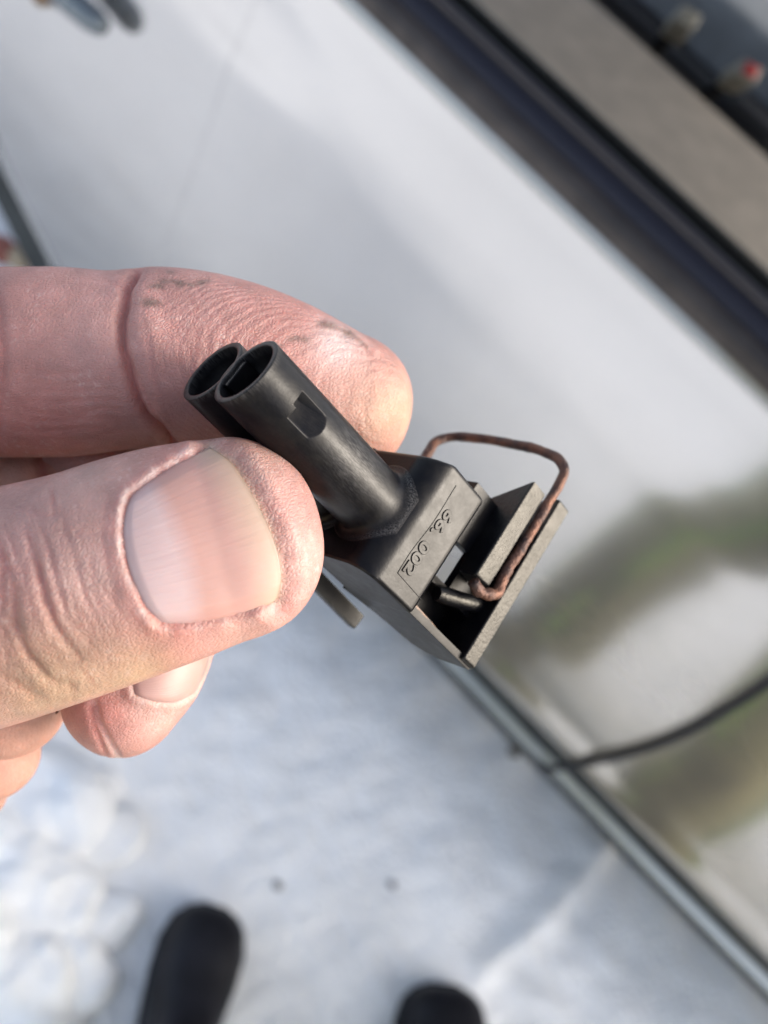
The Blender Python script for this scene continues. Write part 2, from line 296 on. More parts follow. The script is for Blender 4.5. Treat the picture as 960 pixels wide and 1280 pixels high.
def panel(name, x0, x1, P, low=None, **kw):
    xs = np.linspace(x0, x1, 80); V = np.array([[(x, p[0] + .02*(x+.1)**2, p[1]) for p in P] for x in xs])
    dd = ((V[..., 0]-hx)/.12)**2 + ((V[..., 2]-hz)/.04)**2; V[..., 1] += .006*np.exp(-dd**1.5)
    if low is not None: V[..., 2] = np.maximum(V[..., 2], low(V[..., 0]))
    return obj(name, V.reshape(-1, 3), grid_faces(80, len(P)), M_paint, car, **kw)
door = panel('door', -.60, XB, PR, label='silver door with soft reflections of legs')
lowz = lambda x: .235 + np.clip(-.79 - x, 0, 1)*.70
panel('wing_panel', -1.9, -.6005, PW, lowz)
lx = np.linspace(-1.7, -.60, 50); V, F = tube_mesh(np.stack([lx,   .638 + .02*(lx+.1)**2, lowz(lx)], 1), .007, 10); obj('panel_lip', V, F, M_paint, car)
V = np.array([[(x, .645 + .02*(x+.1)**2 + a*.006, lowz(x) + .01 - a*.17) for a in (0, .35, .7, 1)] for x in lx]); obj('splash_liner', V.reshape(-1, 3), grid_faces(50, 4), M_under, car)
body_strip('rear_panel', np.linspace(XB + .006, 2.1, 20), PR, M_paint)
# rocker: seal gap, bright ledge, lower sill
body_strip('sill_seal', np.linspace(-.60, 2.1, 30), [(.72, .36), (.715, .34), (.700, .29), (.689, .236)], M_under)
body_strip('sill_trim', np.linspace(-.60, 2.1, 30), spline3([(.694, .234, 0), (.686, .2315, 0), (.680, .226, 0), (.679, .220, 0), (.685, .212, 0)], 12)[:, :2], M_bright)
body_strip('sill', np.linspace(-.60, 2.1, 30), spline3([(.688, .216, 0), (.694, .19, 0), (.712, .14, 0), (.75, .09, 0), (.80, .075, 0), (1.0, .07, 0)], 16)[:, :2], M_under)
# wheel
def lathe(prof, c, axis='y', m=48):
    ph = np.arange(m)*2*np.pi/m; V = np.array([[(c[0]+r*math.cos(a), c[1]+y, c[2]+r*math.sin(a)) for a in ph] for r, y in prof]).reshape(-1, 3); return V, grid_faces(len(prof), m, cv=True)
V, F = lathe([(.2, .0), (.22, -.01), (.27, -.012), (.300, .0), (.309, .02), (.31, .1), (.309, .18), (.29, .2), (.2, .2)], (-1.62, .78, .309)); tyre = obj('wheel', V, F, M_rubber, car)
V, F = lathe([(.001, .0), (.03, -.005), (.05, .02), (.12, .03), (.17, .02), (.19, -.003), (.205, -.004), (.21, .02)], (-1.62, .78, .309)); obj('rim', V, F, M_bright, tyre)
# belt moulding: lower strip, ridge, upper lip
bx_ = np.linspace(-1.9, 2.1, 40)
body_strip('belt_moulding', bx_, spline3([(.745, .885, 0), (.728, .884, 0), (.722, .890, 0), (.726, .903, 0), (.733, .911, 0), (.738, .912, 0)], 20)[:, :2], M_trim)
body_strip('weatherstrip', bx_, spline3([(.738, .908, 0), (.733, .914, 0), (.735, .921, 0), (.744, .926, 0), (.750, .924, 0), (.752, .930, 0), (.760, .934, 0), (.767, .932, 0)], 24)[:, :2], mat('seal_rubber', (.008, .009, .018), .55, spec=.3))
for yy, zz, rr, cc in ((.7375, .9185, .0022, (.075, .065, .085)), (.752, .9315, .0018, (.06, .048, .04)), (.7265, .9075, .0016, (.012, .013, .02))):
    V, F = tube_mesh(np.stack([bx_, yy + .02*(bx_+.1)**2, 0*bx_+zz], 1), rr, 8); obj('seal_bead', V, F, mat('seal_bead', cc, .5), car)
# window glass (with thickness) and frame, roof, pillars
gl = [(.765, .925), (.80, 1.05), (.86, 1.22), (.95, 1.39)]; GP = spline3([(a, b, 0) for a, b in gl], 12)[:, :2]
V, F = bevel_box((-1.05, .7685, .50), (.95, .7725, .937), .0012, 2); V[:, 1] += .02*(V[:, 0]+.1)**2; obj('window_pane', V, F, M_glass, car, label='side window wound down into the door')
for x in (-1.15, 1.05):
    V, F = tube_mesh([(x, a + .025, b) for a, b in GP], .03, 10); obj('pillar', V, F, M_paint, car)
V = np.array([[(x, y, 1.40 + .05*math.sin(math.pi*(y-.93)/1.3)) for y in np.linspace(.93, 2.23, 20)] for x in np.linspace(-.9, 1.1, 20)]); obj('roof', V.reshape(-1, 3), grid_faces(20, 20), M_paint, car)
# interior
V, F = prism([(.79, .28), (.79, .915), (.805, .925), (.835, .915), (.85, .88), (.86, .75), (.90, .66), (.90, .3)], -1.1, 1.0, 0, .008); obj('door_lining', V, F, M_dark, car, smooth=True)
def cushion(name, lo, hi, m, r=.05):
    V, F = bevel_box(lo, hi, r, 5); return obj(name, V, F, m, car)
cushion('seat_cushion', (-1.0, .95, .45), (.9, 1.47, .735), M_tan, .04)
cushion('far_seat', (-.9, 1.74, .45), (.8, 2.25, .76), M_grey, .04)
cushion('centre_console', (-1., 1.50, .3), (.9, 1.72, .655), M_dark, .02)
V, F = bevel_box((-1.1, .9, .28), (1.0, 2.3, .31), .005); obj('cabin_floor', V, F, M_under, car)
V, F = prism([(2.3, .2), (2.32, .5), (2.30, .75), (2.26, .9), (2.22, .9), (2.22, .2)], -1.1, 1.0, 0, .01); obj('far_door', V, F, M_paint, car)
def buckle(px, py, zt, rot, red):
    c = on_z(px, py, zt); V, F = bevel_box((-.019, -.013, -.04), (.019, .013, .03), .006, 3)
    R = np.array(Matrix.Rotation(rot, 3, 'Z') @ Matrix.Rotation(.75, 3, 'X')); b = obj('belt_buckle', V @ R.T + c, F, M_buck, car)
    if red:
        V, F = bevel_box((-.012, -.009, .026), (.012, .009, .034), .003, 2); obj('release_button', V @ R.T + c, F, M_red, b)
    V, F = bevel_box((-.012, -.004, -.14), (.012, .004, -.039), .002, 1); obj('buckle_stalk', V @ R.T + c, F, M_dark, b)
for px, py, zt, sz, cc in ((800, 20, .66, (.10, .03, .012), (.012, .012, .015)), (905, 45, .665, (.16, .012, .02), (.07, .055, .045)), (945, 150, .665, (.05, .03, .02), (.02, .02, .022)), (880, 95, .66, (.09, .025, .01), (.014, .016, .02))):
    c = on_z(px, py, zt); V, F = bevel_box((-sz[0], -sz[1], -.02), (sz[0], sz[1], sz[2]), .006, 3); obj('console_tray', V + c, F, mat('console_tray', cc, .5), car)
buckle(926, 95, .77, .5, True); buckle(852, 30, .77, .4, False)
# door handle: a bar end reaching into the picture, and the lock beside it
h0 = on_y(133, 38, .676); path = spline3([h0 + (-.26, .04, .0), h0 + (-.22, .0, 0), h0 + (-.12, -.008, 0), h0 + (-.03, -.004, 0), h0 + (-.008, .0, .0), h0], 50)
V, F = tube_mesh(path, np.interp(np.linspace(0, 1, 50), [0, .8, .93, .98, 1], [.017, .017, .016, .011, .003]), 16); hd = obj('door_handle', V, F, mat('dark_chrome', (.16, .18, .19), .25, metal=.8), car, label='dark glossy door handle')
lk = on_y(48, -6, .683); V, F = lathe([(.001, -.004), (.012, -.004), (.014, 0), (.014, .02)], lk, m=24); obj('door_lock', V, F, mat('lock_brass', (.25, .17, .1), .4, metal=.6), door)

# ------------------------------------------------------------------ cable arching in front of the sill
def on_door(px, py, off):
    y = .68
    for _ in range(6):
        P = on_y(px, py, y); y = (np.interp(P[2], PR[3:, 1], PR[3:, 0]) if P[2] > .34 else np.interp(P[2], [.20, .225, .25, .33], [.683, .679, .69, .64])) + .02*(P[0]+.1)**2 - off
    return P
cp = [on_y(655, 985, .80), on_door(676, 962, .02)] + [on_door(a, b, .009) for a, b in ((715, 957), (775, 946), (815, 934), (850, 920), (905, 890), (965, 852), (1030, 805), (1120, 730))] + [on_door(1230, 600, .012), on_door(1290, 430, .015)]
cp[0][2] = .06; V, F = tube_mesh(spline3(cp, 120), .0050, 14); obj('cable', V, F, M_rubber, org=cp[1], label='thin black cable drooping across the lower part of the silver door', cat='cable')

# ------------------------------------------------------------------ small things on the ground
def clod(px, py, r, m, label, seed, name='dirt_clod', cat='dirt', z=0.0):
    c = on_z(px, py, z); bm = bmesh.new(); bmesh.ops.create_icosphere(bm, subdivisions=3, radius=r); rr = np.random.default_rng(seed)
    V = np.array([v.co[:] for v in bm.verts]); bm.verts.index_update(); F = [[v.index for v in f.verts] for f in bm.faces]; bm.free()
    V = V * (1, .8, .5) * (1 + .25*noise2(V[:, 0]/r, V[:, 1]/r + V[:, 2]/r, seed, 3, 2.))[:, None] + c + (0, 0, r*.3)
    obj(name, V, F, m, org=c, label=label, cat=cat)
clod(641, 942, .011, M_dirt, 'small brown dirt clod on the snow beside the sill', 1)
clod(347, 1107, .008, mat('dirt_grey', (.3, .3, .3), .9), 'small grey speck of dirt on the snow above the left boot toe', 2)
clod(489, 1106, .008, mat('dirt_grey_b', (.28, .28, .3), .9), 'small grey speck of dirt between the two boots', 3)
clod(4, 316, .035, mat('reddish_stone', (.33, .12, .09), .8), 'reddish stone on the ground by the wheel arch', 4, 'stone', 'stone')
clod(22, 326, .03, mat('tan_stone', (.5, .4, .28), .8), 'tan stone on the ground by the wheel arch', 5, 'stone', 'stone')
clod(38, 322, .026, mat('blue_stone', (.10, .2, .3), .7), 'bluish stone on the ground by the wheel arch', 6, 'stone', 'stone')

# ------------------------------------------------------------------ the person: boots, trousers, jacket, hand
person = empty('person', (.33, .16, 0), 'person in grey-brown work trousers and black boots holding the connector in bare fingers', 'person')
FD = np.array([-.56, .83, 0]); FD /= np.linalg.norm(FD); SD = np.array([FD[1], -FD[0], 0])        # facing, person's right
def boot(toe, yaw, wd=1.):
    ca, sa = math.cos(yaw), math.sin(yaw); fd = np.array([FD[0]*ca-FD[1]*sa, FD[0]*sa+FD[1]*ca, 0]); sd = np.array([fd[1], -fd[0], 0]); up = np.array([0, 0, 1.])
    # stations from toe backwards: (dist, half width, top height)
    K = [(.0, .018, .040), (.005, .034, .052), (.018, .048, .064), (.045, .057, .074), (.09, .058, .084), (.13, .053, .10), (.17, .047, .128)]
    ks = catmull(K, 40); m = 36; ph = np.arange(m)*2*np.pi/m; rings = []
    for d, hw, tp in ks:
        y = wd*hw*np.sign(np.cos(ph))*np.abs(np.cos(ph))**.8; z = np.where(np.sin(ph) > 0, .022 + (tp-.022)*np.abs(np.sin(ph))**.85, .022 - .02*np.abs(np.sin(ph))**.3)
        rings.append(toe[None] - fd*d + sd*y[:, None] + up*z[:, None])
    for k in range(14):                                            # ankle and shaft
        a = k/13; ctr = toe - fd*(.19 + .045*a); rad = .052 + .006*a
        lo = .024*(1-a) + .30*a; tilt = (1-a)
        y = rad*np.cos(ph); xx = rad*1.15*np.sin(ph)
        if k == 0: continue
        rings.append(ctr[None] + sd*y[:, None] + fd*(xx*a - (1-a)*.05*np.minimum(np.sin(ph), 0)*0)[:, None]*1 + up*((.13 + .2*a) + (1-a)*.10*(np.minimum(np.sin(ph), 0)))[:, None])
    V = np.concatenate(rings); F = grid_faces(len(rings), m, cv=True).tolist() + [list(range(m))]
    b = obj('boot', V, F, M_boot, person)
    sol = [toe - fd*d + sd*s*hw*wd for s in (1, -1) for d, hw in ([(x, y) for x, y in zip((-.004, .004, .02, .05, .09, .14, .20, .26, .285), (.016, .036, .052, .061, .061, .054, .046, .042, .02))][::s])]
    V = np.array([[p[0], p[1], z] for z in (.002, .024) for p in sol]); k = len(sol)
    F = [list(range(k)), list(range(k, 2*k))[::-1]] + [[i, (i+1) % k, k+(i+1) % k, k+i] for i in range(k)]
    obj('sole', V, F, M_rubber, b, smooth=False); return toe - fd*.235
tl, tr = on_z(272, 1133, .045), on_z(563, 1232, .045); tl[2] = tr[2] = 0
al = boot(tl, -.08); ar = boot(tr, .06, 1.14)
hipc = (al + ar)/2 + np.array([.05, -.07, .86]); hl, hr = hipc - SD*.09, hipc + SD*.09
def limb(pts, rad, nseg=50, m=28, wr=.02, seed=0):
    p = spline3(pts, nseg); r = np.interp(np.linspace(0, 1, nseg), np.linspace(0, 1, len(rad)), rad); V, F = tube_mesh(p, r, m)
    d = noise2(V[:, 2]*1.0, V[:, 0]+V[:, 1], seed, 3, 18.); c = np.repeat(p, m, 0); return c + (V-c)*(1+wr*2*d)[:, None], F
def leg(a, h, seed): k = a*.5 + h*.5 - FD*.03; k[2] = .48; return limb([a - FD*.05 + (0, 0, .10), a - FD*.055 + (0, 0, .28), k - FD*.03, h + (0, 0, -.1), h + (0, 0, .02)], [.095, .092, .10, .108, .11], seed=seed)
# trousers: both legs and the seat in one continuous piece of cloth
V, F = merge([leg(al, hl, 1), leg(ar, hr, 2), limb([hipc + (0, 0, -.1), hipc + (0, 0, .04), hipc + (0, 0, .16)], [.13, .175, .165])]); trou = obj('trousers', V, F, M_trou, person)
for a, h, s in ((al, hl, -1), (ar, hr, 1)):
    for o_, off in ((SD*s, .100), (FD - SD*s*.3, .098)):
        k = a*.5 + h*.5; k[2] = .48
        p = spline3([a - FD*.05 + (0, 0, .12) + o_*off, a - FD*.055 + (0, 0, .28) + o_*(off-.003), k - FD*.06 + o_*(off+.003), h + (0, 0, -.1) + o_*(off+.016)], 40); V, F = tube_mesh(p, .013, 8); obj('piping', V, F, M_pipe, trou)
ch = hipc + np.array([.12, -.24, .0]); ls = np.array([ch[0], ch[1], 1.38]) - SD*.17; lw = c2w(np.array([[-118., -22., 100.]]))[0]; le = np.array([.20, -.36, 1.12])
rs = ch + SD*.16; rs[2] = 1.42
V, F = merge([limb([hipc + (0, 0, -.06), hipc + (.06, -.12, .2), np.array([ch[0], ch[1], 1.28]), np.array([ch[0], ch[1], 1.44])], [.185, .18, .19, .12], seed=4),
              limb([np.array([ch[0], ch[1], 1.38]), ls*.5 + np.array([ch[0], ch[1], 1.38])*.5, ls, (ls+le)/2, le, le*.4+lw*.6, lw], [.08, .08, .075, .065, .06, .052, .046], seed=5),
              limb([np.array([ch[0], ch[1], 1.38]), rs, rs + SD*.05 + (0, 0, -.25), rs + SD*.05 + (0, 0, -.5)], [.08, .08, .06, .05], seed=6)])
jk = obj('jacket', V, F, M_jack, person)
V, F = tube_mesh(np.array([hipc + (0, 0, -.06) + .19*(FD*math.cos(a) + SD*math.sin(a)) for a in np.linspace(0, 6.283, 60)]), .01, 8); obj('hem_piping', V, F, M_pipe, jk)

# ------------------------------------------------------------------ connector frame (millimetres, camera-side axes)
CR = np.array([[.573, -.539, .617], [-.598, -.79, -.135], [.56, -.291, -.775]]); _u, _, _v = np.linalg.svd(CR); CR = _u @ _v
CO = cpx(306.5, 463.3, 79.)
def l2c(P): return CO + np.asarray(P, float) @ CR.T
def c2l(P): return (np.asarray(P, float) - CO) @ CR
def l2w(P): return c2w(l2c(P))
def lpx(px, py, ax, val):
    r = np.array([(px-480)/FPX, (640-py)/FPX, 1.]); nn = CR[:, ax]; return c2l(r * (val + CO @ nn) / (r @ nn))
TR, TD = 3.95, 6.8

# ------------------------------------------------------------------ hand
class Loft:
    """finger as rings along a path drawn in (px, py, half width px, depth mm, front mm, back mm)"""
    def __init__(s, K, cap, ns=260, m=150, ex=2.15, capx=2.2, roll=0.):
        k = catmull(K, ns); T = np.gradient(k[:, :2], axis=0); T /= np.linalg.norm(T, axis=1)[:, None]
        C = np.stack([cpx(a[0], a[1], a[3]) for a in k]); W = k[:, 2]*k[:, 3]/FPX
        e1 = np.gradient(C, axis=0); e1 /= np.linalg.norm(e1, axis=1)[:, None]
        e2 = np.stack([-T[:, 1], -T[:, 0], 0*T[:, 0]], 1)*-1; e2 -= e1*(e1*e2).sum(1)[:, None]; e2 /= np.linalg.norm(e2, axis=1)[:, None]
        e3 = np.cross(e1, e2); e3 *= np.where(e3[:, 2] > 0, -1, 1)[:, None]
        if cap:
            th = np.linspace(0, 1, 90)[1:]; x = np.sin(th*np.pi/2); sca = np.maximum(1e-3, (1-x**capx))**(1/capx)
            cm = cap*k[-1, 3]/FPX; C = np.r_[C, C[-1] + e1[-1]*(x*cm)[:, None]]; W = np.r_[W, W[-1]*sca]
            tf = np.r_[k[:, 4], k[-1, 4]*sca]; tb = np.r_[k[:, 5], k[-1, 5]*sca]
            e2 = np.r_[e2, np.repeat(e2[-1:], 89, 0)]; e3 = np.r_[e3, np.repeat(e3[-1:], 89, 0)]
        else: tf, tb = k[:, 4], k[:, 5]
        ph = np.arange(m)*2*np.pi/m + roll; c, sn = np.cos(ph), np.sin(ph)
        y = np.sign(c)*np.abs(c)**(2/ex); z = np.sign(sn)*np.abs(sn)**(2/ex)
        zz = np.where(z[None] > 0, tf[:, None]*z[None], tb[:, None]*z[None])
        s.V = C[:, None] + e2[:, None]*(W[:, None]*y[None])[..., None] + e3[:, None]*zz[..., None]
        s.n, s.m = len(C), m
    def normals(s):
        du = np.gradient(s.V, axis=0); dv = np.roll(s.V, -1, 1) - np.roll(s.V, 1, 1)
        nn = np.cross(du, dv); nn /= np.linalg.norm(nn, axis=2)[..., None] + 1e-9
        ctr = s.V.mean(1, keepdims=True); sg = np.sign(((s.V-ctr)*nn).sum(2).mean()); return nn*sg
    def px(s): return to_px(s.V)
    def faces(s): return grid_faces(s.n, s.m, cv=True)
def tanh_mask(nn, V):
    d = V/np.linalg.norm(V, axis=2)[..., None]; return np.clip(-(nn*d).sum(2)*2.2 + .25, 0, 1)
G = lambda d, s: np.exp(-(d/s)**2)
class Skin:
    def __init__(s, L, base): s.L = L; s.nn = L.normals(); s.x, s.y = L.px(); s.f = tanh_mask(s.nn, L.V); s.d = np.zeros(s.x.shape); s.c = np.ones(s.x.shape+(4,))*np.array([*base, .0])
    def groove(s, poly, depth, sig, tint=None, amt=.6, ridge=0, taper=False, warp=0):
        if not hasattr(s, 'wx'): s.wx, s.wy, s.wn = (noise2(s.x, s.y, 31, 3, .07), noise2(s.x, s.y, 32, 3, .07), noise2(s.x, s.y, 33, 2, .15))
        P = np.array(poly, float); mg = 6*sig + 2*warp + 4; I = np.nonzero((s.x > P[:, 0].min()-mg) & (s.x < P[:, 0].max()+mg) & (s.y > P[:, 1].min()-mg) & (s.y < P[:, 1].max()+mg))
        x, y = s.x[I] + warp*s.wx[I], s.y[I] + warp*s.wy[I]; D = seg_dist(x, y, poly); g = G(D, sig); rg = G(D-2.2*sig, 1.2*sig)
        if taper:
            a, b = P[0], P[-1]; t = ((x-a[0])*(b-a)[0] + (y-a[1])*(b-a)[1])/((b-a)@(b-a)); tp = np.sin(np.pi*np.clip(.08+.84*t, 0, 1))**.8*(.75+.35*s.wn[I]); g = g*tp; rg = rg*tp
        s.d[I] += ridge*rg - depth*g
        if tint is not None:
            wgt = np.clip(g*amt, 0, 1)[:, None]; c = s.c[I]; c[:, :3] = c[:, :3]*(1-wgt) + np.array(tint)*wgt; s.c[I] = c
    def tint_w(s, wgt, col): wgt = np.clip(wgt, 0, 1)[..., None]; s.c[..., :3] = s.c[..., :3]*(1-wgt) + np.array(col)*wgt
    def blob(s, px, py, r, col, amt=.6, asp=1., ang=0.):
        dx, dy = s.x-px, s.y-py; ca, sa = math.cos(ang), math.sin(ang); a, b = (dx*ca+dy*sa)/asp, -dx*sa+dy*ca; s.tint_w(amt*G(np.hypot(a, b), r)*s.f, col)
    def bulge(s, px, py, r, h, asp=1., ang=0.):
        dx, dy = s.x-px, s.y-py; ca, sa = math.cos(ang), math.sin(ang); a, b = (dx*ca+dy*sa)/asp, -dx*sa+dy*ca; s.d += h*G(np.hypot(a, b), r)
    def done(s): s.L.V = s.L.V + s.nn*(s.d*s.f)[..., None]; s.L.c = s.c; return s

BASE = (.47, .238, .202); RED = (.55, .20, .17); DRED = (.40, .10, .085); YEL = (.52, .37, .20); PALE = (.60, .45, .39); DIRT = (.17, .11, .09)
# --- thumb
thumb = Loft([(-330, 800, 150, 96, 12, 12), (-150, 790, 152, 90, 11.5, 11), (-40, 768, 148, 86, 10.5, 10), (40, 747, 144, 83.5, 10, 9), (110, 727, 140, 82, 9, 8.5), (175, 705, 138, 81.5, 8.2, 8.5), (235, 687, 134, 82, 7.8, 8.5), (275, 677, 128, 82.5, 7.4, 8.3)], 128, ns=400, m=320, ex=2.2, capx=2.25)
S = Skin(thumb, BASE)
nail_poly = [(164, 618), (156, 640), (153, 664), (156, 695), (165, 725), (180, 757), (201, 780), (235, 780), (270, 775), (310, 765), (346, 752), (351, 730), (350, 704), (340, 670), (325, 637), (306, 603), (288, 577), (262, 559), (235, 572), (200, 592)]
ins = inside(S.x, S.y, nail_poly); dn = seg_dist(S.x, S.y, nail_poly, True); sdn = np.where(ins, -dn, dn)
base_e = [(235, 572), (200, 592), (164, 618), (156, 640), (153, 664), (156, 695), (165, 725), (180, 757), (201, 780)]; lat_e = [(201, 780), (235, 780), (270, 775), (310, 765), (346, 752)]; free_e = [(346, 752), (351, 730), (350, 704), (340, 670), (325, 637), (306, 603), (288, 577), (262, 559)]; top_e = [(262, 559), (235, 572), (200, 592), (164, 618)]
db, dl, df, dt = (seg_dist(S.x, S.y, e) for e in (base_e, lat_e, free_e, top_e))
_f = S.f.copy()
S_thumb_V = thumb.V.copy(); base_n = [(164, 618), (156, 640), (153, 664), (156, 695), (165, 725), (180, 757), (201, 780)]; top_n = [(164, 618), (200, 592), (235, 572), (262, 559)]
S.d += np.where(ins, -.55*np.clip(dn/6, 0, 1), 0)
out = ~ins
fold = np.minimum(np.minimum(db, dl), dt)
S.d += out*(.24*(1+.5*noise2(S.x, S.y, 41, 3, .12))*G(fold-9, 11)*np.clip((df-6)/20, 0, 1) - .28*G(fold, 2.6))
S.d += out*(-.45*G(df, 14)) + out*.25*G(df-26, 12)
S.tint_w(out*.5*G(fold-12, 14), (.60, .27, .23)); S.tint_w(out*.7*G(fold, 2.2), DRED)
S.tint_w(out*.62*G(db-5+3*noise2(S.x, S.y, 24, 2, .1), 3.4)*np.clip(.45+.6*noise2(S.x, S.y, 21, 4, .16), 0, 1), (.84, .70, .65)); S.tint_w(out*.4*G(fold-8, 8)*np.clip(.9*noise2(S.x, S.y, 22, 4, .2), 0, 1), (.82, .68, .62)); S.tint_w(out*.4*G(df-16, 14)*np.clip(.9*noise2(S.x, S.y, 23, 4, .25), 0, 1), (.8, .64, .56))
S.tint_w(out*.35*G(df-22, 12), (.62, .33, .28)); S.tint_w(out*.45*G(df-5, 4), (.66, .5, .38))
for poly, dp, sg in [([(33, 660), (48, 712), (57, 752), (74, 791), (98, 822)], .75, 5), ([(17, 734), (22, 782), (35, 822), (58, 850), (90, 858)], .7, 6), ([(48, 648), (62, 700), (72, 740), (92, 780)], .3, 4), ([(80, 655), (92, 700), (106, 745), (128, 790)], .22, 4),
                     ([(-6, 838), (25, 862), (60, 880)], .5, 7), ([(0, 690), (14, 715), (18, 740)], .3, 4), ([(60, 600), (66, 625), (70, 650)], .22, 3.5), ([(110, 690), (118, 740), (140, 790)], .12, 4), ([(30, 640), (60, 645), (95, 640)], .15, 4), ([(135, 620), (128, 660), (134, 710), (150, 770)], .12, 4),
                     ([(-20, 650), (5, 700), (0, 760)], .5, 6), ([(-50, 660), (-30, 740), (-20, 820)], .7, 8)]:
    S.groove(poly, dp*.62, sg*.95, RED, .35, ridge=dp*.12, taper=True, warp=3.)
_r = np.random.default_rng(12)
for _ in range(150):                                                # fine creases across the knuckle and along the flanks
    cx, cy = _r.uniform(-30, 150), _r.uniform(600, 880); a_ = 1.32 + _r.normal(0, .28) if _r.random() < .7 else .1 + _r.normal(0, .3); l_ = _r.uniform(12, 38); dx_, dy_ = math.cos(a_)*l_, math.sin(a_)*l_
    S.groove([(cx-dx_, cy-dy_), (cx+3, cy), (cx+dx_, cy+dy_)], _r.uniform(.03, .085), _r.uniform(1.6, 2.8), RED, .10, taper=True, warp=3.)
for _ in range(26):
    cx, cy = _r.uniform(355, 400), _r.uniform(600, 740); S.groove([(cx-4, cy-14), (cx, cy), (cx+1, cy+14)], .05, 1.8, PALE, .2, taper=True, warp=2.)
S.bulge(40, 770, 22, .35, 2.2, 1.2); S.bulge(75, 735, 18, .2, 2.5, 1.3)
for (a, b, r, c, am) in [(215, 805, 60, (.62, .24, .21), .55), (70, 870, 90, YEL, .55), (180, 850, 55, YEL, .55), (20, 640, 60, (.56, .36, .33), .4), (110, 590, 60, PALE, .35), (375, 700, 40, (.66, .38, .32), .5), (300, 800, 50, (.66, .40, .32), .5), (330, 575, 40, (.55, .36, .29), .4), (110, 720, 60, PALE, .35)]: S.blob(a, b, r, c, am)
S.done()
# --- index finger
index = Loft([(-360, 470, 135, 104, 10, 10), (-150, 458, 126, 100, 9.5, 10), (0, 455, 117, 98, 9, 9.5), (90, 454, 116, 98, 9, 9.5), (150, 452, 110, 98, 8.6, 9.3), (205, 448, 110, 98.5, 9, 9.3), (280, 458, 108, 100, 9.2, 9.3), (345, 478, 104, 102, 9, 9), (400, 497, 95, 104, 8.5, 8.5), (425, 505, 90, 105, 8.2, 8.2)], 90, ns=330, m=220, ex=2.2, capx=2.15)
S = Skin(index, (.455, .218, .188))
S.groove([(172, 336), (158, 360), (151, 400), (153, 440), (163, 480), (182, 520), (212, 556)], 1.0, 7, RED, .6, warp=2.5)
S.groove([(172, 336), (158, 360), (151, 400), (153, 440), (163, 480), (182, 520), (212, 556)], .4, 2.6, DRED, .45, warp=2.5)
S.bulge(185, 440, 22, .5, 3.4, 1.45); S.bulge(120, 450, 20, .35, 3.6, 1.5)
for k in range(9): S.groove([(20 + 10*(k % 3), 465 + 12*k), (70, 468 + 12*k + 3*math.sin(k*2)), (130, 462 + 12*k), (150, 466 + 12*k)], .09, 2.6, RED, .12)
S.groove([(172, 470), (185, 500), (205, 540)], .25, 3.5, RED, .3); S.groove([(185, 420), (192, 470), (215, 530)], .12, 3, RED, .15)
S.groove([(-10, 345), (0, 440), (-6, 560)], .5, 9, RED, .3)
for _ in range(110):
    cx, cy = _r.uniform(0, 260), _r.uniform(345, 560); a_ = _r.normal(.05, .25) if cx < 150 else _r.normal(1.2, .35); l_ = _r.uniform(10, 40); dx_, dy_ = math.cos(a_)*l_, math.sin(a_)*l_
    S.groove([(cx-dx_, cy-dy_), (cx, cy+2), (cx+dx_, cy+dy_)], _r.uniform(.03, .07), _r.uniform(1.6, 2.6), RED, .10, taper=True, warp=3.)
S.c[..., 3] = 1.1*np.clip((S.x-190)/70, 0, 1)
for (a, b, r, c, am) in [(490, 520, 48, (.60, .40, .25), .75), (440, 480, 60, (.54, .32, .25), .5), (60, 550, 60, RED, .55), (-40, 560, 90, RED, .6), (230, 480, 60, (.60, .30, .27), .4), (420, 430, 30, (.72, .60, .58), .6), (330, 545, 60, RED, .5), (120, 400, 80, (.63, .37, .33), .5), (495, 560, 24, (.7, .3, .22), .6), (260, 370, 60, (.52, .30, .27), .35)]: S.blob(a, b, r, c, am)
for (a, b, r) in [(186, 379, 6), (196, 358, 4), (205, 352, 4), (225, 355, 4), (252, 353, 4), (238, 356, 3), (192, 381, 4), (365, 424, 3.2), (372, 422, 2.4), (381, 425, 3.4), (350, 432, 2), (402, 405, 4), (412, 408, 4), (435, 418, 4), (213, 340, 3)]: S.blob(a, b, r, DIRT, .75, 1.8, .1)
for poly in [[(186, 360), (198, 356), (204, 360)], [(214, 351), (228, 354)], [(240, 357), (262, 350)], [(181, 384), (195, 377), (203, 380)], [(405, 407), (425, 413), (445, 424), (458, 436)]]: S.tint_w(.6*G(seg_dist(S.x, S.y, poly), 2.2)*S.f, DIRT)
S.d += .25*G(seg_dist(S.x, S.y, [(408, 405), (435, 414), (468, 440)]), 5)
S.done()
